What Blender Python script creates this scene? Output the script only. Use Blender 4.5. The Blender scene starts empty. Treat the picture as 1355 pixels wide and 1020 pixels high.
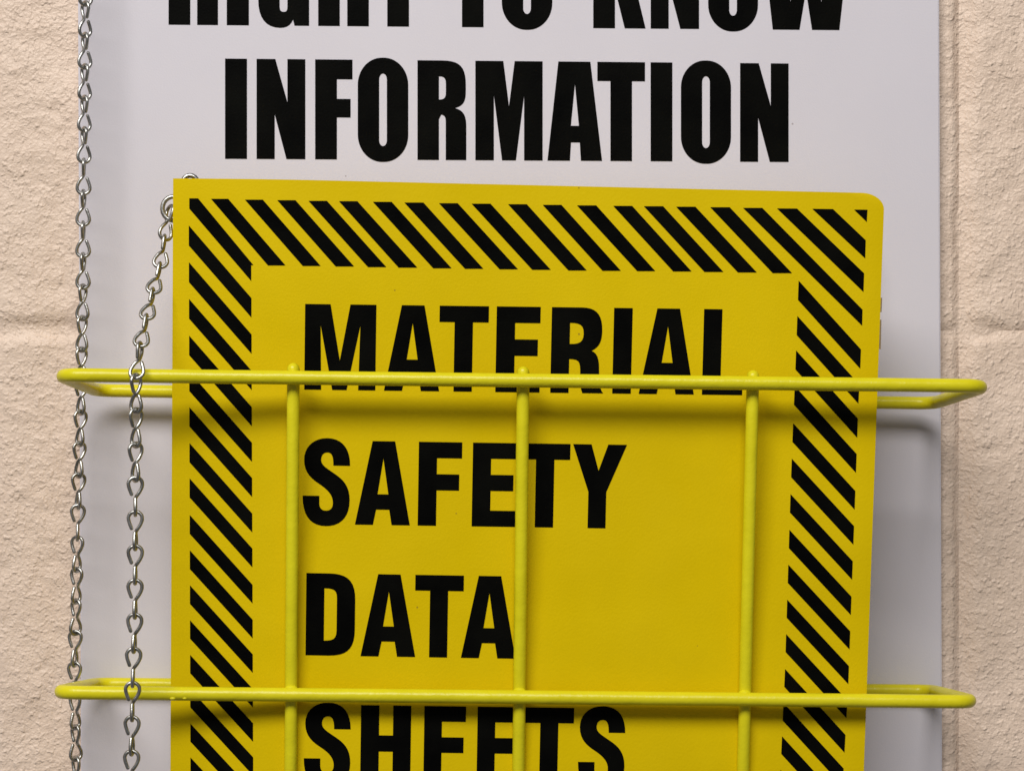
import bpy, bmesh, math, random
import numpy as np
from mathutils import Vector, Matrix
from mathutils.geometry import tessellate_polygon

scene = bpy.context.scene
COL = scene.collection
random.seed(7)

# ------------------------------------------------------------------ camera
# metres; X right, Z up, Y into the wall; the white board's face lies at Y = 0
D, F, YAW = 0.90, 2887.0, math.radians(2.0)     # distance, focal length in photo pixels, turn to the right
CAM = Vector((-D * math.tan(YAW), -D, 0.0))
FWD = Vector((math.sin(YAW), math.cos(YAW), 0)); RIGHT = Vector((math.cos(YAW), -math.sin(YAW), 0)); UP = Vector((0, 0, 1))
cd = bpy.data.cameras.new('camera'); cam = bpy.data.objects.new('camera', cd); COL.objects.link(cam)
cam.location = CAM; cam.rotation_euler = (math.radians(90), 0, -YAW)
cd.sensor_width = 36; cd.lens = 36 * F / 1355; cd.clip_start = 0.01; cd.clip_end = 50
cd.dof.use_dof = True; cd.dof.focus_distance = 0.845; cd.dof.aperture_fstop = 32
scene.camera = cam

# ------------------------------------------------------------------ light: one ceiling fixture, dim room around
world = bpy.data.worlds.new('World'); scene.world = world; world.use_nodes = True
bg = world.node_tree.nodes['Background']
bg.inputs[0].default_value = (0.98, 0.98, 1.0, 1); bg.inputs[1].default_value = 0.12
ld = bpy.data.lights.new('ceiling_fixture', 'AREA'); ld.shape = 'RECTANGLE'; ld.size = 1.9; ld.size_y = 0.78
ld.energy = 71; ld.color = (1.0, 0.975, 0.95)
lamp = bpy.data.objects.new('ceiling_fixture', ld); COL.objects.link(lamp)
lamp.location = (-0.58, -1.90, 1.66)
lamp.rotation_euler = (Vector((0, 0, 0)) - lamp.location).to_track_quat('-Z', 'Y').to_euler()
vs = scene.view_settings
vs.view_transform = 'Standard'; vs.look = 'None'; vs.gamma = 1; vs.use_curve_mapping = False; vs.exposure = 0

# ------------------------------------------------------------------ helpers
def ray(x, y):
    return FWD + RIGHT * ((x - 677.5) / F) + UP * (-(y - 510.0) / F)
def at(x, y, Y=0.0):                       # point at depth Y seen at photo pixel x, y
    d = ray(x, y)
    return CAM + d * ((Y - CAM.y) / d.y)

def new_mesh(name, verts, faces, mat, parent=None, smooth=False):
    me = bpy.data.meshes.new(name); me.from_pydata([tuple(v) for v in verts], [], faces); me.update()
    if smooth: me.polygons.foreach_set('use_smooth', [True] * len(me.polygons))
    me.materials.append(mat)
    o = bpy.data.objects.new(name, me); COL.objects.link(o)
    if parent: o.parent = parent
    return o
def thing(name, label, cat, loc=(0, 0, 0), group=None):
    o = bpy.data.objects.new(name, None); COL.objects.link(o); o.empty_display_size = 0.02
    o['label'] = label; o['category'] = cat
    if group: o['group'] = group
    o.location = loc
    return o
def rebase(root, loc):                     # put an Empty at the thing's base without moving its parts
    root.location = loc
    bpy.context.view_layer.update()
    for c in root.children: c.matrix_parent_inverse = Matrix.Translation(-Vector(loc))

def box(name, lo, hi, mat, parent=None, bevel=0.0):
    bm = bmesh.new()
    vs_ = [bm.verts.new((x, y, z)) for x in (lo[0], hi[0]) for y in (lo[1], hi[1]) for z in (lo[2], hi[2])]
    for f in ((0,1,3,2),(4,6,7,5),(0,4,5,1),(2,3,7,6),(0,2,6,4),(1,5,7,3)): bm.faces.new([vs_[i] for i in f])
    bmesh.ops.recalc_face_normals(bm, faces=bm.faces)
    if bevel: bmesh.ops.bevel(bm, geom=list(bm.edges), offset=bevel, segments=2, affect='EDGES')
    me = bpy.data.meshes.new(name); bm.to_mesh(me); bm.free(); me.materials.append(mat)
    o = bpy.data.objects.new(name, me); COL.objects.link(o)
    if parent: o.parent = parent
    return o

def tube_data(path, r, n=16, closed=False, cap=True):
    """verts, faces of a round wire along a list of points, parallel-transport frames, dome ends"""
    P = [Vector(p) for p in path]; m = len(P)
    T = []
    for i in range(m):
        a = P[(i - 1) % m] if (closed or i > 0) else P[0]
        b = P[(i + 1) % m] if (closed or i < m - 1) else P[-1]
        T.append((b - a).normalized())
    ref = Vector((0, 0, 1)) if abs(T[0].z) < 0.9 else Vector((1, 0, 0))
    N = (ref - T[0] * ref.dot(T[0])).normalized()
    frames = []
    for i in range(m):
        if i:
            N = (N - T[i] * N.dot(T[i])).normalized()
        frames.append((N.copy(), T[i].cross(N)))
    rings = [(P[i], frames[i], r) for i in range(m)]
    if cap and not closed:
        pre = [(P[0] - T[0] * r * math.sin(a), frames[0], r * math.cos(a)) for a in (1.35, 0.9, 0.45)]
        post = [(P[-1] + T[-1] * r * math.sin(a), frames[-1], r * math.cos(a)) for a in (0.45, 0.9, 1.35)]
        rings = pre + rings + post
    V, Fc = [], []
    for c, (u, w), rr in rings:
        for k in range(n):
            a = 2 * math.pi * k / n
            V.append(c + u * (math.cos(a) * rr) + w * (math.sin(a) * rr))
    R = len(rings)
    for i in range(R if closed else R - 1):
        j = (i + 1) % R
        for k in range(n):
            Fc.append((i*n+k, i*n+(k+1) % n, j*n+(k+1) % n, j*n+k))
    if not closed:
        Fc.append(tuple(range(n))[::-1]); Fc.append(tuple((R-1)*n + k for k in range(n)))
    return V, Fc

def fillet(points, r, closed=True, seg=10):
    P = [Vector(p) for p in points]; m = len(P); out = []
    for i in range(m):
        if not closed and i in (0, m - 1): out.append(P[i]); continue
        a, b, c = P[i-1], P[i], P[(i+1) % m]
        u = (a - b).normalized(); w = (c - b).normalized()
        ang = u.angle(w); t = r / math.tan(ang / 2)
        p0 = b + u * t; p1 = b + w * t
        ctr = b + (u + w).normalized() * (r / math.sin(ang / 2))
        for k in range(seg + 1):
            s = k / seg
            v = (p0 - ctr).normalized().slerp((p1 - ctr).normalized(), s)
            out.append(ctr + v * r)
    return out

# ------------------------------------------------------------------ materials
def mat(name, base, rough=0.5, metal=0.0, spec=0.5):
    m = bpy.data.materials.new(name); m.use_nodes = True
    b = m.node_tree.nodes['Principled BSDF']
    b.inputs['Base Color'].default_value = (*base, 1); b.inputs['Roughness'].default_value = rough
    b.inputs['Metallic'].default_value = metal; b.inputs['Specular IOR Level'].default_value = spec
    return m, m.node_tree, b
def noise(nt, scale, detail=2, rough=0.5, co=None):
    n = nt.nodes.new('ShaderNodeTexNoise'); n.inputs['Scale'].default_value = scale
    n.inputs['Detail'].default_value = detail; n.inputs['Roughness'].default_value = rough
    if co: nt.links.new(co, n.inputs['Vector'])
    return n
def coords(nt):
    return nt.nodes.new('ShaderNodeNewGeometry').outputs['Position']
def bump(nt, b, height, dist, strength=1.0, prev=None):
    n = nt.nodes.new('ShaderNodeBump'); n.inputs['Distance'].default_value = dist; n.inputs['Strength'].default_value = strength
    nt.links.new(height, n.inputs['Height'])
    if prev: nt.links.new(prev.outputs[0], n.inputs['Normal'])
    nt.links.new(n.outputs[0], b.inputs['Normal'])
    return n
def tint(nt, b, fac, c0, c1, lo=0.3, hi=0.7, socket='Base Color'):
    r = nt.nodes.new('ShaderNodeValToRGB'); r.color_ramp.elements[0].position = lo; r.color_ramp.elements[1].position = hi
    r.color_ramp.elements[0].color = (*c0, 1); r.color_ramp.elements[1].color = (*c1, 1)
    nt.links.new(fac, r.inputs[0]); nt.links.new(r.outputs[0], b.inputs[socket])

# painted block wall: thick roller-stippled cream paint
M_WALL, nt, b = mat('cream_block_paint', (0.78, 0.62, 0.49), 0.45, spec=0.35)
co = coords(nt)
tint(nt, b, noise(nt, 35, 4, 0.6, co).outputs[0], (0.745, 0.583, 0.46), (0.80, 0.637, 0.512))
B0 = bump(nt, b, noise(nt, 190, 1, 0.5, co).outputs[0], 0.0022, 0.20)
B1 = bump(nt, b, noise(nt, 680, 2, 0.55, co).outputs[0], 0.0011, 0.52, B0)
nz = noise(nt, 470, 1, 0.5, co)                # scattered small nibs and pits in the paint
rp = nt.nodes.new('ShaderNodeValToRGB'); rp.color_ramp.elements[0].position = 0.52; rp.color_ramp.elements[1].position = 0.80
nt.links.new(nz.outputs[0], rp.inputs[0])
B2 = bump(nt, b, rp.outputs[0], 0.0011, 0.42, B1)
M_MORTAR = M_WALL

def specks(nt, b, co, base, speck, scale, size, keep):
    '''small scattered specks of dirt over a base colour'''
    v = nt.nodes.new('ShaderNodeTexVoronoi'); v.inputs['Scale'].default_value = scale; nt.links.new(co, v.inputs['Vector'])
    lt = nt.nodes.new('ShaderNodeMath'); lt.operation = 'LESS_THAN'; lt.inputs[1].default_value = size; nt.links.new(v.outputs['Distance'], lt.inputs[0])
    sp = nt.nodes.new('ShaderNodeSeparateColor'); nt.links.new(v.outputs['Color'], sp.inputs[0])
    gt = nt.nodes.new('ShaderNodeMath'); gt.operation = 'GREATER_THAN'; gt.inputs[1].default_value = keep; nt.links.new(sp.outputs[0], gt.inputs[0])
    mu = nt.nodes.new('ShaderNodeMath'); mu.operation = 'MULTIPLY'; nt.links.new(lt.outputs[0], mu.inputs[0]); nt.links.new(gt.outputs[0], mu.inputs[1])
    sc = nt.nodes.new('ShaderNodeMath'); sc.operation = 'MULTIPLY'; sc.inputs[1].default_value = 0.6; nt.links.new(mu.outputs[0], sc.inputs[0])
    mx = nt.nodes.new('ShaderNodeMix'); mx.data_type = 'RGBA'; nt.links.new(sc.outputs[0], mx.inputs[0])
    nt.links.new(base, mx.inputs[6]); mx.inputs[7].default_value = (*speck, 1)
    nt.links.new(mx.outputs[2], b.inputs['Base Color'])
def rough_var(nt, b, co, scale, lo, hi):
    n = noise(nt, scale, 4, 0.6, co); m = nt.nodes.new('ShaderNodeMapRange')
    m.inputs[1].default_value = 0.3; m.inputs[2].default_value = 0.7; m.inputs[3].default_value = lo; m.inputs[4].default_value = hi
    nt.links.new(n.outputs[0], m.inputs[0]); nt.links.new(m.outputs[0], b.inputs['Roughness'])
M_VINYL, nt, b = mat('yellow_binder_vinyl', (0.67, 0.455, 0.001), 0.48, spec=0.09)
co = coords(nt)
tint(nt, b, noise(nt, 16, 5, 0.62, co).outputs[0], (0.685, 0.49, 0.0008), (0.74, 0.535, 0.001))
specks(nt, b, co, b.inputs['Base Color'].links[0].from_socket, (0.22, 0.13, 0.02), 130, 0.055, 0.86)
rough_var(nt, b, co, 30, 0.40, 0.58)
v1 = bump(nt, b, noise(nt, 1100, 2, 0.5, co).outputs[0], 0.0002, 0.35)
bump(nt, b, noise(nt, 15, 2, 0.5, co).outputs[0], 0.005, 0.3, v1)

M_BOARD, nt, b = mat('white_board_plastic', (0.69, 0.67, 0.685), 0.42, spec=0.3)
co = coords(nt)
tint(nt, b, noise(nt, 14, 3, 0.6, co).outputs[0], (0.668, 0.636, 0.682), (0.688, 0.656, 0.702))
bump(nt, b, noise(nt, 1400, 2, 0.5, co).outputs[0], 0.00012, 0.35)
specks(nt, b, co, b.inputs['Base Color'].links[0].from_socket, (0.25, 0.2, 0.2), 60, 0.03, 0.8)
rough_var(nt, b, co, 25, 0.34, 0.5)

M_WIRE, nt, b = mat('yellow_coated_wire', (0.70, 0.63, 0.012), 0.33, spec=0.33)
co = coords(nt)
tint(nt, b, noise(nt, 60, 3, 0.6, co).outputs[0], (0.68, 0.60, 0.008), (0.74, 0.66, 0.012))
w1 = bump(nt, b, noise(nt, 900, 3, 0.6, co).outputs[0], 0.0003, 0.3)
bump(nt, b, noise(nt, 110, 2, 0.5, co).outputs[0], 0.0015, 0.3, w1)

M_INK, nt, b = mat('black_printed_ink', (0.008, 0.008, 0.007), 0.5, spec=0.03)
co = coords(nt)
tint(nt, b, noise(nt, 40, 4, 0.6, co).outputs[0], (0.001, 0.001, 0.001), (0.004, 0.004, 0.003))
bump(nt, b, noise(nt, 1100, 2, 0.5, co).outputs[0], 0.0002, 0.4)

M_STEEL, nt, b = mat('zinc_plated_steel', (0.45, 0.44, 0.41), 0.36, metal=1.0)
co = coords(nt)
tint(nt, b, noise(nt, 260, 4, 0.65, co).outputs[0], (0.30, 0.295, 0.275), (0.58, 0.575, 0.55))
bump(nt, b, noise(nt, 1500, 3, 0.6, co).outputs[0], 0.0002, 0.35)

M_PAPER, nt, b = mat('paper_pages', (0.72, 0.70, 0.64), 0.8, spec=0.2)
M_TAB, nt, b = mat('manila_divider', (0.52, 0.40, 0.24), 0.7, spec=0.2)

# ------------------------------------------------------------------ wall: painted concrete blocks
WY = 0.0055                                   # wall face, just behind the board (board is 3.2 mm thick)
rng = np.random.default_rng(11)
def vnoise(X, Z, cell, seed):
    r = np.random.default_rng(seed); n = 512
    L = r.uniform(-1, 1, (n, n))
    gx, gz = X / cell + 137.3, Z / cell + 91.7
    i, j = np.floor(gx).astype(int), np.floor(gz).astype(int)
    fx, fz = gx - i, gz - j
    fx = fx**3 * (fx * (fx * 6 - 15) + 10); fz = fz**3 * (fz * (fz * 6 - 15) + 10)
    a = L[i % n, j % n]; b_ = L[(i+1) % n, j % n]; c = L[i % n, (j+1) % n]; d = L[(i+1) % n, (j+1) % n]
    return (a * (1 - fx) + b_ * fx) * (1 - fz) + (c * (1 - fx) + d * fx) * fz
def relief(X, Z):
    w = vnoise(X, Z, 0.011, 5) * 0.003
    return (0.0007 * vnoise(X, Z, 0.045, 1) + 0.0003 * vnoise(X + w, Z - w, 0.013, 2)
            + 0.0003 * vnoise(X + w, Z + w, 0.0062, 3) + 0.00018 * vnoise(X - w, Z, 0.0033, 4))
JX = at(1271, 437, WY).x; JZ = at(700, 437, WY).z      # a vertical and a horizontal joint
BW, BH = 0.4065, 0.2032
wall = new_mesh('wall', [(JX - 2*BW, WY + 0.0044, JZ - 2*BH), (JX + BW, WY + 0.0044, JZ - 2*BH), (JX + BW, WY + 0.0044, JZ + BH*1.0), (JX - 2*BW, WY + 0.0044, JZ + BH*1.0)], [(0, 1, 2, 3)], M_MORTAR)
wall['kind'] = 'structure'
def block(x0, x1, z0, z1, step):
    nx = int(round((x1 - x0) / step)) + 1; nz = int(round((z1 - z0) / step)) + 1
    X, Z = np.meshgrid(np.linspace(x0, x1, nx), np.linspace(z0, z1, nz), indexing='ij')
    wob = 0.0016 * vnoise(X, Z, 0.02, 8)
    dz = np.minimum(Z - z0, z1 - Z) + wob
    ex = np.minimum(np.clip((X - x0 + wob * 0.7) / 0.0088, 0, 1), np.clip((x1 - X + wob * 0.5) / 0.0036, 0, 1)); ez = np.clip(dz / 0.0055, 0, 1)
    ex = ex * ex * (3 - 2 * ex); ez = ez * ez * (3 - 2 * ez)
    Y = WY + 0.0030 * (1 - ex) + 0.0015 * (1 - ez) * ex - relief(X, Z) * (0.35 + 0.65 * ex)
    Y = np.minimum(Y, WY + 0.0042)
    Y = np.maximum(Y, WY - 0.0018)
    V = np.stack([X.ravel(), Y.ravel(), Z.ravel()], 1)
    idx = np.arange(nx * nz).reshape(nx, nz)
    Fq = np.stack([idx[:-1, :-1].ravel(), idx[1:, :-1].ravel(), idx[1:, 1:].ravel(), idx[:-1, 1:].ravel()], 1)
    me = bpy.data.meshes.new('block')
    me.vertices.add(len(V)); me.vertices.foreach_set('co', V.ravel())
    me.loops.add(Fq.size); me.loops.foreach_set('vertex_index', Fq.ravel())
    me.polygons.add(len(Fq)); me.polygons.foreach_set('loop_start', np.arange(0, Fq.size, 4)); me.polygons.foreach_set('loop_total', np.full(len(Fq), 4))
    me.update(); me.validate(); me.polygons.foreach_set('use_smooth', [True] * len(me.polygons)); me.materials.append(M_WALL)
    o = bpy.data.objects.new('block', me); COL.objects.link(o); o.parent = wall
    return o
for ix in (-2, -1, 0):
    for iz in (-2, -1, 0):
        if iz == -2: st = 0.004
        else: st = 0.0013
        block(JX + ix * BW, JX + (ix + 1) * BW, JZ + iz * BH, JZ + (iz + 1) * BH, st)

# ------------------------------------------------------------------ glyphs (pixel units, y up, origin bottom left)
def bez(p0, p1, p2, p3, n=9):
    return [tuple(((1-t)**3)*p0[i] + 3*((1-t)**2)*t*p1[i] + 3*(1-t)*t*t*p2[i] + t**3*p3[i] for i in (0, 1)) for t in [k / n for k in range(1, n + 1)]]
def rrect(x0, y0, x1, y1, rx, ry, n=10):
    out = []
    for cx, cy, a0 in ((x1-rx, y1-ry, 0), (x0+rx, y1-ry, 90), (x0+rx, y0+ry, 180), (x1-rx, y0+ry, 270)):
        for k in range(n + 1):
            a = math.radians(a0 + 90 * k / n); out.append((cx + rx*math.cos(a), cy + ry*math.sin(a)))
    return out
def S_outline():
    def c(*p): return [((x - 108) / 2.71, (368 - y) / 2.71) for x, y in p]
    segs = [((277,150),(277,85),(245,52),(195,52)), ((195,52),(145,52),(112,85),(112,130)), ((112,130),(112,185),(150,205),(175,222)),
            ((175,222),(200,240),(217,258),(217,285)), ((217,285),(217,305),(207,313),(192,313)), ((192,313),(177,313),(168,303),(168,285)),
            'L', ((108,260),(108,335),(140,368),(192,368)), ((192,368),(245,368),(277,335),(277,275)), ((277,275),(277,215),(245,195),(215,175)),
            ((215,175),(190,158),(173,148),(173,130)), ((173,130),(173,112),(182,103),(195,103)), ((195,103),(210,103),(217,115),(217,150))]
    out = c((277, 150))
    for s in segs:
        if s == 'L': out += c((168, 260), (108, 260)); continue
        out += bez(*c(*s))
    return [[(x, y - 2.6) for x, y in out]]

def impact(ch):                              # heavy condensed poster letters, cap height 132
    H = 132
    if ch == 'I': return 29, [[(0,0),(29,0),(29,H),(0,H)]]
    if ch == 'N': return 64.5, [[(0,0),(24,0),(24,59),(39.5,0),(64.5,0),(64.5,H),(40.8,H),(40.8,75),(24.8,H),(0,H)]]
    if ch == 'F': return 49.4, [[(0,0),(28.8,0),(28.8,55.5),(46.9,55.5),(46.9,80),(28.8,80),(28.8,106),(49.4,106),(49.4,H),(0,H)]]
    if ch == 'O': return 66.8, [rrect(0,-3,66.8,135,32,36,14), rrect(28.3,18,38.5,114,5,8)]
    if ch == 'T': return 63, [[(17.3,0),(45.8,0),(45.8,106.5),(63,106.5),(63,H),(0,H),(0,106.5),(17.3,106.5)]]
    if ch == 'A': return 72.3, [[(0,0),(29.8,0),(31.2,24.4),(42.8,24.4),(44.2,0),(72.3,0),(56.8,H),(14.4,H)], [(31,46.5),(36.4,102),(41.6,46.5)]]
    if ch == 'M': return 89, [[(0,0),(24.5,0),(24.5,86),(35.3,0),(53.7,0),(64.5,86),(64.5,0),(89,0),(89,H),(52,H),(44.5,72),(37,H),(0,H)]]
    if ch == 'H': return 66.4, [[(0,0),(28.3,0),(28.3,55),(38.1,55),(38.1,0),(66.4,0),(66.4,H),(38.1,H),(38.1,80),(28.3,80),(28.3,H),(0,H)]]
    if ch == 'R':
        o = [(0,0),(28.4,0),(28.4,54)] + bez((28.4,60.5),(34,60.5),(37.4,59),(37.4,52),5) + [(37.4,0),(64.6,0),(64.6,44)]
        o += bez((64.6,44),(64.6,58),(62,66),(49.5,69),8) + bez((49.5,69),(61,72),(64,78),(64,92),8) + [(64,100)]
        o += bez((64,100),(64,124),(56,132),(33,132),10) + [(0,H)]
        h = [(28.4,80)] + bez((28.4,80),(36,80),(37.6,83),(37.6,90),5) + [(37.6,101)] + bez((37.6,101),(37.6,109),(35,111),(28.4,111),5)
        return 64.6, [o, h]
    if ch == 'K': return 69.4, [[(0,0),(28.8,0),(28.8,52),(41.7,0),(69.4,0),(52,72),(67,H),(39,H),(28.8,86),(28.8,H),(0,H)]]
    if ch == 'W': return 117, [[(14.5,0),(50,0),(58.5,52),(66.5,0),(102.7,0),(117,H),(90,H),(79,37),(73,H),(44,H),(38,37),(27,H),(0,H)]]
    if ch == 'G':
        o = [(48,0),(67.3,0),(67.3,72),(34,72),(34,52),(38.6,52),(38.6,24)] + bez((38.6,24),(38.6,19),(36.5,18),(33.7,18),4)
        o += bez((33.7,18),(30,18),(28.3,20),(28.3,25),4) + [(28.3,104)] + bez((28.3,104),(28.3,112),(38.6,112),(38.6,104),6)
        o += [(38.6,86),(67.3,86)] + bez((67.3,92),(67.3,122),(56,135),(34,135),8) + bez((34,135),(12,135),(0,122),(0,98),8)
        o += [(0,33)] + bez((0,33),(0,10),(10,-3),(29,-3),8) + bez((29,-3),(37,-3),(43,0),(46,8),5)
        return 67.3, [o]

def helv(ch):                                # bold condensed sans, cap height 111
    H = 111
    if ch == 'M': return 94, [[(0,0),(22.3,0),(20.7,84),(37,0),(56,0),(73.2,84),(71.3,0),(94,0),(94,H),(59.8,H),(46.6,38),(33.6,H),(0,H)]]
    if ch == 'A': return 72.8, [[(0,0),(23.8,0),(27.8,20.3),(45.2,20.3),(48.6,0),(72.8,0),(51.8,H),(22,H)], [(29.4,40.5),(36.6,88),(43.8,40.5)]]
    if ch == 'T': return 65, [[(20,0),(44.2,0),(44.2,90),(65,90),(65,H),(0,H),(0,90),(20,90)]]
    if ch == 'E': return 58, [[(0,0),(58,0),(58,21),(24.4,21),(24.4,47.3),(54.6,47.3),(54.6,68.5),(24.4,68.5),(24.4,90),(57.4,90),(57.4,H),(0,H)]]
    if ch == 'F': return 57.6, [[(0,0),(24.4,0),(24.4,47),(54.3,47),(54.3,68.3),(24.4,68.3),(24.4,89.8),(57.6,89.8),(57.6,H),(0,H)]]
    if ch == 'I': return 24.6, [[(0,0),(24.6,0),(24.6,H),(0,H)]]
    if ch == 'L': return 53.8, [[(0,0),(53.8,0),(53.8,20.5),(24.4,20.5),(24.4,H),(0,H)]]
    if ch == 'H': return 66, [[(0,0),(24,0),(24,48),(42.4,48),(42.4,0),(66,0),(66,H),(42.4,H),(42.4,70),(24,70),(24,H),(0,H)]]
    if ch == 'Y': return 71.6, [[(21.6,0),(45.5,0),(45.5,48),(71.6,H),(46.8,H),(34.6,76),(24.6,H),(0,H),(21.6,48)]]
    if ch == 'D':
        o = [(0,0),(30,0)] + bez((30,0),(56,0),(65,10),(65,36),9) + [(65,76)] + bez((65,76),(65,102),(54,111),(30,111),9) + [(0,H)]
        h = [(24,20)] + bez((24,20),(36,20),(40.8,22),(40.8,34),6) + [(40.8,78)] + bez((40.8,78),(40.8,89),(36,91),(24,91),6)
        return 65, [o, h]
    if ch == 'R':
        o = [(0,0),(24.2,0),(24.2,44)] + bez((24.2,44),(36,44),(38.5,42),(39,30),6) + bez((39,30),(39.2,14),(39.6,5),(42.5,0),4) + [(70,0)]
        o += bez((70,0),(65,6),(64.5,14),(64,30),6) + bez((64,30),(63.8,46),(61,52),(53.5,55),6) + bez((53.5,55),(64,60),(67,68),(67,81),8)
        o += bez((67,81),(67,102),(59,111),(40,111),9) + [(0,H)]
        h = [(24.4,63.5)] + bez((24.4,63.5),(37,63),(42.6,66),(42.6,77),6) + bez((42.6,77),(42.6,89),(37,91),(24.4,91),6)
        return 70, [o, h]
    if ch == 'S': return 62.4, S_outline()

def flat_shape(name, loops, place, mat_, parent):
    """a printed shape: loops of 2D points, place(x, y) gives the 3D point on the printed surface"""
    L3 = [[Vector((x, y, 0)) for x, y in lp] for lp in loops]
    tris = tessellate_polygon(L3)
    flat = [p for lp in loops for p in lp]
    V = [place(x, y) for x, y in flat]
    Fs = []
    for t in tris:
        a, b_, c = V[t[0]], V[t[1]], V[t[2]]
        nrm = (b_ - a).cross(c - a)
        Fs.append(tuple(t) if nrm.y < 0 else (t[0], t[2], t[1]))
    return new_mesh(name, V, Fs, mat_, parent)

# ------------------------------------------------------------------ the white information board
board = thing('sign_board', 'white right-to-know information sign board with black lettering fixed to the block wall', 'sign')
xl, xr = at(105, 510).x, at(1245, 510).x
zt, zb = at(677, -190).z, at(677, 1330).z
panel = box('panel', (xl, 0.0, zb), (xr, 0.0032, zt), M_BOARD, board, 0.0006)
panel.rotation_euler = (0, math.radians(-0.22), 0)
for (sx, sy) in ((150, -160), (1200, -160), (150, 1290), (1200, 1290)):
    c = at(sx, sy); m = bmesh.new()
    bmesh.ops.create_uvsphere(m, u_segments=16, v_segments=8, radius=0.0045)
    bmesh.ops.scale(m, vec=(1, 0.45, 1), verts=m.verts)
    bmesh.ops.translate(m, vec=c, verts=m.verts)
    me = bpy.data.meshes.new('screw'); m.to_mesh(me); m.free(); me.materials.append(M_STEEL)
    o = bpy.data.objects.new('screw', me); COL.objects.link(o); o.parent = board
def board_row(text, y_left, x_left, y_right, x_right, h_left, h_right, xs):
    for ch, (x0, x1) in zip(text, xs):
        w, loops = impact(ch)
        def place(gx, gy, x0=x0, x1=x1, w=w):
            x = x0 + (x1 - x0) * gx / w
            s = (x - x_left) / (x_right - x_left)
            y = y_left + (y_right - y_left) * s - gy / 132 * (h_left + (h_right - h_left) * s)
            return at(x - 0.004 * gy * 0 , y, -0.00015)
        flat_shape('letter', loops, place, M_INK, board)
board_row('INFORMATION', 210.3, 298, 214.6, 1043, 132.4, 130.2,
          [(297.8,326.8),(339.5,404),(417,466.4),(473.4,540.2),(552.4,617),(629,718),(724.4,796.7),(790.4,853.5),(860.9,889.7),(901,967.3),(979.3,1043.5)])
board_row('RIGHTTOKNOW', 33.0, 223, 40.2, 1110, 132.6, 130.0,
          [(223,288.4),(300,329.3),(341.7,409),(421,488),(495,558.5),(594,657),(664,730.8),(785,854.3),(861,925),(937,1003),(1008,1125)])
rebase(board, (0, 0.0032, zb))

# ------------------------------------------------------------------ binder: cover surface (leans a little, bends back towards the spine)
Z505 = at(677, 505, -0.0735).z
LEAN = 0.0040 / (at(677, 505, -0.07).z - at(677, 920, -0.07).z)
XL = at(229, 500, -0.063).x
def cover_y(X, Z):
    t = min(max((X - XL) / 0.055, 0.0), 1.0)
    return -0.0708 + LEAN * (Z505 - Z) + 0.0065 * (1 - t) ** 1.8
def on_cover(x, y, lift=0.0):
    Y = -0.07
    for _ in range(12):
        p = at(x, y, Y); Y = cover_y(p.x, p.z)
    p = at(x, y, Y - lift)
    return p
binder = thing('ring_binder', 'yellow binder with black hazard stripes and bold black lettering in the wire rack', 'binder')
cTL, cTR, cBL, cBR = on_cover(229, 236.3), on_cover(1170.5, 256), on_cover(224.3, 1250), on_cover(1134.5, 1262)
def bil(u, v):
    p = cBL * (1-u) * (1-v) + cBR * u * (1-v) + cTL * (1-u) * v + cTR * u * v
    return p.x, p.z
RC, RCX = 0.0062, 0.0088
Wd = (cTR - cTL).length; Ht = (cTL - cBL).length
rows = [k / 40 * (1 - RC / Ht) for k in range(41)] + [1 - RC / Ht * (1 - math.sin(math.radians(a))) for a in (8,16,25,34,43,52,61,70,78,85,90)]
us = [k / 12 * 0.2 for k in range(13)] + [0.2 + 0.8 * k / 24 for k in range(1, 25)]
TH = 0.0026
V, Fs = [], []
for side in (0, 1):
    for v in rows:
        s = max(0.0, (v - (1 - RC / Ht)) / (RC / Ht))
        um = 1 - RCX / Wd * (1 - math.sqrt(max(0.0, 1 - s * s)))
        for u in us:
            X, Z = bil(u * um, v)
            V.append((X, cover_y(X, Z) + side * TH, Z))
nu, nv = len(us), len(rows); off = nu * nv
for i in range(nv - 1):
    for j in range(nu - 1):
        a = i*nu + j
        Fs.append((a, a+1, a+nu+1, a+nu)); Fs.append((off+a, off+a+nu, off+a+nu+1, off+a+1))
for i in range(nv - 1):
    Fs.append((i*nu, (i+1)*nu, off+(i+1)*nu, off+i*nu)); k = nu - 1
    Fs.append((i*nu+k, off+i*nu+k, off+(i+1)*nu+k, (i+1)*nu+k))
for j in range(nu - 1):
    Fs.append((j, off+j, off+j+1, j+1)); k = (nv-1)*nu
    Fs.append((k+j, k+j+1, off+k+j+1, off+k+j))
cover = new_mesh('front_cover', V, Fs, M_VINYL, binder, True)
bv = cover.modifiers.new('bevel', 'BEVEL'); bv.width = 0.0011; bv.segments = 3; bv.limit_method = 'ANGLE'; bv.angle_limit = math.radians(50)
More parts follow.
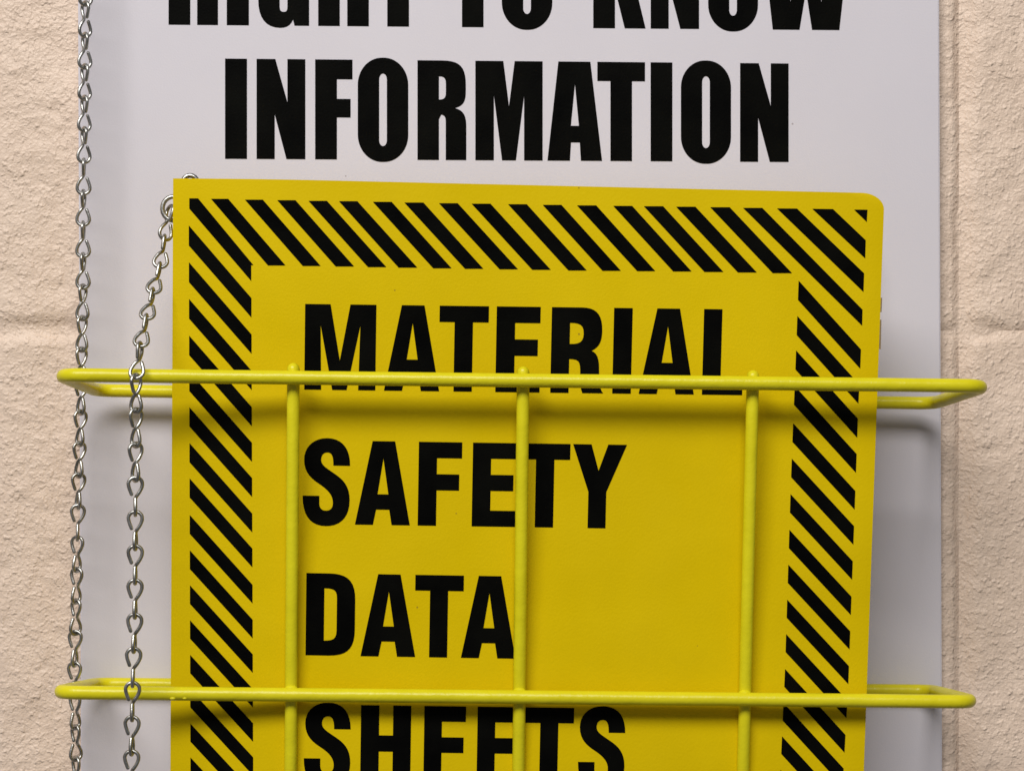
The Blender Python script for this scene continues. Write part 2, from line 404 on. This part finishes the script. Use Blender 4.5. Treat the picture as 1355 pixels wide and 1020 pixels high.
# spine and back cover
BY = -0.0235
def slab(name, corners_front, dvec, m, parent, bev=0.0006):
    vs_ = [Vector(c) for c in corners_front] + [Vector(c) + Vector(dvec) for c in corners_front]
    o = new_mesh(name, vs_, [(0,1,2,3),(7,6,5,4),(0,4,5,1),(1,5,6,2),(2,6,7,3),(3,7,4,0)], m, parent)
    bm = bmesh.new(); bm.from_mesh(o.data); bmesh.ops.recalc_face_normals(bm, faces=bm.faces)
    if bev: bmesh.ops.bevel(bm, geom=list(bm.edges), offset=bev, segments=2, affect='EDGES')
    bm.to_mesh(o.data); bm.free()
    return o
e = 0.0006
sl_t = Vector((cTL.x + e, cover_y(cTL.x, cTL.z) + TH, cTL.z - e)); sl_b = Vector((cBL.x + e, cover_y(cBL.x, cBL.z) + TH, cBL.z + e))
slab('spine', [(sl_b.x, sl_b.y, sl_b.z), (sl_b.x, BY, sl_b.z), (sl_t.x, BY, sl_t.z), (sl_t.x, sl_t.y, sl_t.z)], (0.0026, 0, 0), M_VINYL, binder)
slab('back_cover', [(cBL.x + e, BY, cBL.z + e), (cBR.x - 0.003, BY, cBR.z + e), (cTR.x - 0.004, BY, cTR.z - e), (cTL.x + e, BY, cTL.z - e)], (0, TH, 0), M_VINYL, binder)
# pages
pg0, pg1 = -0.056, -0.027
slab('page_block', [(cBL.x + 0.012, pg0, cBL.z + 0.006), (cBR.x - 0.016, pg0, cBR.z + 0.006), (cTR.x - 0.018, pg0, cTR.z - 0.009), (cTL.x + 0.012, pg0, cTL.z - 0.007)], (0, pg1 - pg0, 0), M_PAPER, binder, 0)
for (ya, yb) in ((394, 413), (423, 462)):      # divider tabs just showing past the cover's right edge
    pr = [at(1167.4 - (ya - 394) * 0.035, ya, -0.066), at(1166.6 - (ya - 394) * 0.035, yb, -0.066)]
    slab('divider_tab', [(pr[1].x - 0.03, -0.066, pr[1].z), (pr[1].x, -0.066, pr[1].z), (pr[0].x, -0.066, pr[0].z), (pr[0].x - 0.03, -0.066, pr[0].z)], (0, 0.0004, 0), M_TAB, binder, 0)

LIFT = 0.00018
def lean_dx(x, y, ref):                       # lettering uprights follow the cover's own side lines
    k = -0.006 + (-0.034 + 0.006) * (x - 229) / (1165 - 229)
    return k * (y - ref)
def cover_row(text, xl_, yl, xr_, yr, h, xs):
    for ch, (x0, x1) in zip(text, xs):
        w, loops = helv(ch)
        def place(gx, gy, x0=x0, x1=x1, w=w):
            x = x0 + (x1 - x0) * gx / w
            y = yl + (yr - yl) * (x - xl_) / (xr_ - xl_) - gy / 111 * h
            yb = yl + (yr - yl) * (x - xl_) / (xr_ - xl_)
            return on_cover(x + lean_dx(x, y, yb), y, LIFT)
        flat_shape('letter', loops, place, M_INK, binder)
cover_row('MATERIAL', 403, 515.2, 980, 522.6, 113, [(402.5,496.5),(508,581),(580,645),(655.3,713.8),(728,798),(810,834.6),(845,918),(928.7,982)])
cover_row('SAFETY', 470, 693.6, 790, 698.4, 110.5, [(400,462.2),(469.6,542.2),(552.6,609.8),(624,681.5),(687.5,752.5),(756,827)])
cover_row('DATA', 405, 866.3, 670, 870.7, 108.5, [(404.2,469),(477,549.3),(548,612),(609.8,682)])
cover_row('SHEETS', 476, 1039.5, 758, 1043.2, 107, [(401.5,463),(476.4,542.6),(560,615.5),(630.3,686),(693.5,757.5),(764,825.5)])

# hazard stripes, measured one by one as they were printed
def stripe(poly):
    """convex polygon in photo pixels printed on the cover, cut into narrow pieces so that it follows the bend"""
    x0 = min(p[0] for p in poly); x1 = max(p[0] for p in poly)
    n = max(2, int((x1 - x0) / 9)) if x0 < 420 else 2
    bm = bmesh.new(); vs_ = [bm.verts.new((p[0], p[1], 0)) for p in poly]; bm.faces.new(vs_)
    for k in range(1, n):
        bmesh.ops.bisect_plane(bm, geom=list(bm.verts) + list(bm.edges) + list(bm.faces), plane_co=(x0 + (x1 - x0) * k / n, 0, 0), plane_no=(1, 0, 0))
    bmesh.ops.triangulate(bm, faces=bm.faces)
    bm.verts.index_update()
    Vv = [on_cover(v.co.x, v.co.y, LIFT) for v in bm.verts]
    Ff = []
    for f in bm.faces:
        i = [v.index for v in f.verts]
        nrm = (Vv[i[1]] - Vv[i[0]]).cross(Vv[i[2]] - Vv[i[0]])
        Ff.append(tuple(i) if nrm.y < 0 else tuple(i[::-1]))
    bm.free()
    new_mesh('stripe', Vv, Ff, M_INK, binder)
def z1(x, y): return (240 + x / 4.517, 250 + y / 4.517)
def z2(x, y): return (520 + x / 4.517, 250 + y / 4.517)
def z3(x, y): return (800 + x / 4.517, 250 + y / 4.517)
def z4(x, y): return (1000 + x / 5.667, 250 + y / 5.667)
stripe([z1(47,57), z1(100,57), z1(430,455), z1(417,455), z1(417,550), z1(47,118)][:3] + [z1(417,455), z1(417,550), z1(47,118)])
top = [(z1,177,280,60,z1,517,622,457),(z1,380,487,65,z1,725,832,460),(z1,573,682,68,z1,922,1032,463),(z1,760,870,72,z1,1115,1225,467),
       (z1,942,1052,74,z1,1298,1410,470),(z1,1145,1257,78,z2,240,350,474),(z2,68,182,82,z2,430,540,477),(z2,275,387,86,z2,637,747,480),
       (z2,470,583,89,z2,832,943,483),(z2,688,800,92,z2,1048,1158,487),(z2,895,1007,96,z2,1252,1362,489),(z2,1100,1215,99,z3,195,303,491),
       (z3,52,165,102,z3,410,520,493),(z3,235,350,104,z3,597,710,496),(z3,428,543,107,z3,797,910,499),(z3,632,748,110,z3,1005,1120,503)]
for fa, a0, a1, ya, fb, b0, b1, yb in top:
    stripe([fa(a0, ya), fa(a1, ya), fb(b1, yb), fb(b0, yb)])
stripe([z3(828,114), z3(943,114), z4(801,905), z4(798,1025)])
stripe([z4(160,147), z4(310,148), z4(813,633), z4(808,772)])
stripe([z4(425,150), z4(580,152), z4(825,385), z4(821,521)])
stripe([z4(738,156), z4(838,157), z4(833,248)])
def lerp(a, b_, t): return a + (b_ - a) * t
for y in (298.4, 347, 395.5, 444, 491.6, 538.6, 586, 632.7, 681, 727.7, 774, 820.2, 866, 911.3, 956.7, 1001.5, 1046, 1090):
    t = (y - 298) / 700; h = lerp(26.5, 23.6, t); dy = lerp(96, 89, t); h2 = lerp(25.6, 24, t)
    xa = lerp(249.8, 252, t); xb = lerp(332.6, 335.2, t)
    stripe([(xa, y), (xb, y + dy), (xb, y + dy + h2), (xa, y + h)])
def rin(y): return np.interp(y, [371, 489, 585, 654, 885, 974, 1100], [1056.8, 1052.5, 1048.5, 1046, 1038.8, 1034.8, 1029])
def rout(y): return np.interp(y, [278, 362, 410, 482, 530, 624, 904, 994, 1150], [1147, 1143, 1141, 1138.6, 1136, 1132.7, 1122.5, 1117.5, 1109.5])
for y in (371.3, 418, 463.6, 510.5, 559.7, 606.6, 653.4, 700.6, 746.7, 793, 838.5, 884.6, 929.5, 973.6, 1018, 1062):
    t = (y - 371) / 640; h = lerp(25.4, 23, t); dy = lerp(91, 86, t)
    stripe([(float(rin(y)), y), (float(rout(y + dy)), y + dy), (float(rout(y + dy + h)), y + dy + h), (float(rin(y + h)), y + h)])
rebase(binder, (0.5 * (cBL.x + cBR.x), -0.04, cBL.z))

# ------------------------------------------------------------------ yellow wire rack
rack = thing('wire_rack', 'yellow coated wire rack with two rails and three upright bars holding the binder', 'rack')
RR, UR = 0.00262, 0.00238
YT, YB2, YK, YKB = -0.085, -0.0735, -0.0122, -0.0045
def loop(fl, fr, br, bl, yf, yk):
    pts = fillet([at(*fl, yf), at(*fr, yf), at(*br, yk), at(*bl, yk)], 0.0075, True, 10)
    dense = []
    for i in range(len(pts)):
        a, c = pts[i], pts[(i + 1) % len(pts)]
        n = max(1, int((c - a).length / 0.02))
        dense += [a.lerp(c, k / n) for k in range(n)]
    Vv, Ff = tube_data(dense, RR, 20, True)
    return new_mesh('rail', Vv, Ff, M_WIRE, rack, True)
loop((79, 496), (1303.8, 510.6), (1236, 533.5), (128, 516.5), YT, YK)
loop((75.5, 915.6), (1288.5, 928), (1233, 913.5), (128, 904.5), YB2, YKB)
dU = RR + UR - 0.0012
for (xt, yt, xb, yb) in ((388.2, 488.5, 384.6, 1010), (692.3, 493, 686.2, 1010), (996.4, 498, 983.6, 1010)):
    pt = at(xt, yt, YT + dU); p2 = at(xb, yb, YB2 + dU + 0.0022)
    dirn = (p2 - pt).normalized()
    zbot = cBL.z - 0.0045
    pb = pt + dirn * ((zbot - pt.z) / dirn.z)
    bk = Vector((pb.x, -0.0062, zbot)); bt = Vector((pb.x + 0.002, YK - dU, at(677, 523, YK).z + 0.004))
    Vv, Ff = tube_data(fillet([pt, pb, bk, bt], 0.008, False, 8), UR, 18)
    new_mesh('upright', Vv, Ff, M_WIRE, rack, True)
    # weld lumps where the bar meets each rail
    for yy, yrail in ((lerp(496, 510.6, (xt - 85) / 1212), YT), (lerp(915.6, 928, (xb - 81) / 1200), YB2)):
        t = (yy - yt) / (yb - yt); xx = lerp(xt, xb, t)
        c = at(xx, yy - (4 if yrail == YB2 else 0), yrail + dU * 0.5)
        m = bmesh.new(); bmesh.ops.create_icosphere(m, subdivisions=3, radius=0.0029)
        bmesh.ops.scale(m, vec=(1.0, 0.85, 0.95), verts=m.verts)
        bmesh.ops.translate(m, vec=c, verts=m.verts)
        me = bpy.data.meshes.new('weld'); m.to_mesh(me); m.free(); me.materials.append(M_WIRE)
        me.polygons.foreach_set('use_smooth', [True] * len(me.polygons))
        o = bpy.data.objects.new('weld', me); COL.objects.link(o); o.parent = rack
for px_, py_, s in ((228.5, 925.6, 0.0007), (244.5, 925.4, 0.0005)):     # paint drips under the lower rail
    m = bmesh.new(); bmesh.ops.create_icosphere(m, subdivisions=2, radius=s); bmesh.ops.scale(m, vec=(1.7, 1, 0.9), verts=m.verts)
    bmesh.ops.translate(m, vec=at(px_, py_ - 2, YB2 - 0.0021), verts=m.verts)
    me = bpy.data.meshes.new('paint_drip'); m.to_mesh(me); m.free(); me.materials.append(M_WIRE)
    me.polygons.foreach_set('use_smooth', [True] * len(me.polygons))
    o = bpy.data.objects.new('paint_drip', me); COL.objects.link(o); o.parent = rack
for px_ in (420, 960):                        # clips behind the binder that carry the rack on the board
    for (ya, yb_, yk) in ((516.5, 533.5, YK), (904.5, 913.5, YKB)):
        c = at(px_, lerp(ya, yb_, (px_ - 128) / 1108), yk)
        box('mounting_clip', (c.x - 0.006, yk + 0.0016, c.z - 0.007), (c.x + 0.006, -0.0001, c.z + 0.007), M_WIRE, rack, 0.0008)
rebase(rack, (0.0, -0.045, cBL.z - 0.0045 - UR))

# ------------------------------------------------------------------ chains (open twisted wire links)
WR = 0.00070; PITCH = 0.01262; HL = (PITCH + 2 * WR) / 2
def link_path():
    w, h = 0.00262, HL
    topl = [(-0.00140, 0, 0.0008), (-0.0019, 0, 0.0021), (-0.00238, 0, 0.0035), (-0.00256, 0, 0.0047)]
    topl += [(-w * math.cos(a) * 0.97, 0, h - 0.0024 + 0.0024 * math.sin(a)) for a in [math.radians(d) for d in (12, 35, 58, 80, 102, 125, 148, 170)]]
    topl += [(0.00245, 0, 0.0037), (0.00185, 0, 0.0022), (0.00105, 0, 0.0009)]
    bot = [(0.0, x, -z) for x, y, z in topl][::-1]             # the same bend, a quarter turn on and upside down
    pts = topl + [(0.0004, 0.0004, 0.0)] + bot
    # smooth
    P = [Vector(p) for p in pts]; out = []
    for i in range(len(P) - 1):
        p0, p1, p2, p3 = P[max(i-1, 0)], P[i], P[i+1], P[min(i+2, len(P)-1)]
        for k in range(2):
            t = k / 2
            out.append(0.5 * ((2*p1) + (p2-p0)*t + (2*p0-5*p1+4*p2-p3)*t*t + (3*p1-p0-3*p2+p3)*t**3))
    out.append(P[-1])
    return out
LV, LF = tube_data(link_path(), WR, 10)
link_me = bpy.data.meshes.new('link'); link_me.from_pydata([tuple(v) for v in LV], [], LF); link_me.update()
link_me.polygons.foreach_set('use_smooth', [True] * len(link_me.polygons)); link_me.materials.append(M_STEEL)

def chain(label, pts, twist, anchor, name='chain'):
    """pts: world polyline from top to bottom; twist(py) gives the turn of a link about the chain"""
    root = thing(name, label, 'chain', group='steel jack chains')
    P = [Vector(p) for p in pts]
    def walk(start):                           # steps of exactly one pitch along the polyline
        js = [start]; seg = 0; cur = start
        while seg < len(P) - 1:
            nxt = P[seg + 1]
            if (nxt - cur).length < PITCH: seg += 1; continue
            a, b_ = (P[seg] if seg else start), nxt
            lo, hi = 0.0, 1.0
            for _ in range(40):
                mid = (lo + hi) / 2
                if (a.lerp(b_, mid) - cur).length < PITCH: lo = mid
                else: hi = mid
            cur = a.lerp(b_, hi); js.append(cur)
        return js
    d0 = (P[1] - P[0]).normalized(); best = None
    for k in range(25):
        js = walk(P[0] - d0 * (PITCH * (k / 24 - 0.5)))
        err = min((q - anchor).length for q in js)
        if best is None or err < best[0]: best = (err, js)
    joints = best[1]
    for i in range(len(joints) - 1):
        a, b_ = joints[i], joints[i + 1]
        zax = (a - b_).normalized(); c = (a + b_) / 2
        q = Vector((0, 0, 1)).rotation_difference(zax)
        tw = math.radians(twist(c) + random.uniform(-7, 7))
        o = bpy.data.objects.new('link', link_me); COL.objects.link(o); o.parent = root
        o.matrix_local = Matrix.Translation(c) @ q.to_matrix().to_4x4() @ Matrix.Rotation(tw, 4, 'Z')
    bpy.context.view_layer.update()
    base = joints[-1].copy(); root.location = base
    for ch in root.children: ch.matrix_local = Matrix.Translation(-base) @ ch.matrix_local
    return root
def zpx(Y): return lambda c: 510 - (c.z) / ((c.y + D) / F)
def twist1(c):
    y = 510 - c.z * F / (D + c.y)
    return float(np.interp(y, [-50, 200, 225, 375, 410, 480, 600, 660, 705, 745, 830, 872, 900, 955, 1010], [128, 124, 95, 90, 70, 48, 40, 15, 5, -35, -35, -5, -10, -35, -50]))
def twist2(c):
    y = 510 - c.z * F / (D + c.y)
    return float(np.interp(y, [290, 335, 470, 500, 545, 590, 640, 680, 1020], [135, 92, 90, 72, 50, 44, 15, 2, 0]))
Y1 = -0.0185
c1 = [(113.5,-78),(113,6),(112.5,48),(112,128),(111,213),(110,297),(110,375),(108.5,440),(107,541),(105,600),(103,680),(101.5,760),(100,830),(98.5,880),(99.5,940),(100.5,1000),(101,1120)]
chain('steel jack chain hanging straight down along the left edge of the white board', [at(x, y, Y1) for x, y in c1], twist1, at(110, 297, Y1))
c2 = [(223,288,-0.0565),(216.5,322,-0.0595),(211,355,-0.0655),(201,391,-0.0735),(192,428,-0.0815),(184.5,462,-0.0880),(180.3,497,-0.0914),(180,545,-0.0912),(179.5,590,-0.0908),(179,640,-0.0906),(179,728,-0.0905),(178.5,815,-0.0903),(177,862,-0.0903),(175.5,905,-0.0902),(174.2,995,-0.09),(173,1130,-0.09)]
chain('steel jack chain slanting from the binder corner and hanging over the front of the rack', [at(*p) for p in c2], twist2, at(180.3, 499, -0.0914))

# hook joining the chain to the binder's spine
hook = thing('chain_hook', 'bright bent wire hook at the top left corner of the yellow binder', 'hook')
HYc = -0.0560
hp = []
r1 = 0.0043; c_low = at(229.5, 276, HYc); c_up = at(251, 241.5, HYc)
for k in range(0, 15):                        # lower loop, open to the right
    a = math.radians(-60 - 18 * k * 0.92); hp.append(c_low + Vector((math.cos(a) * r1, 0.0008 * k / 14, math.sin(a) * r1 * 1.08)))
r2 = 0.0028
for k in range(0, 11):
    a = math.radians(170 - 24 * k); hp.append(c_up + Vector((math.cos(a) * r2, 0.0012 + 0.0004 * k / 10, math.sin(a) * r2)))
Vv, Ff = tube_data(hp, 0.00095, 12)
new_mesh('bent_wire', Vv, Ff, M_STEEL, hook, True)
rebase(hook, c_low - Vector((0, 0, r1)))
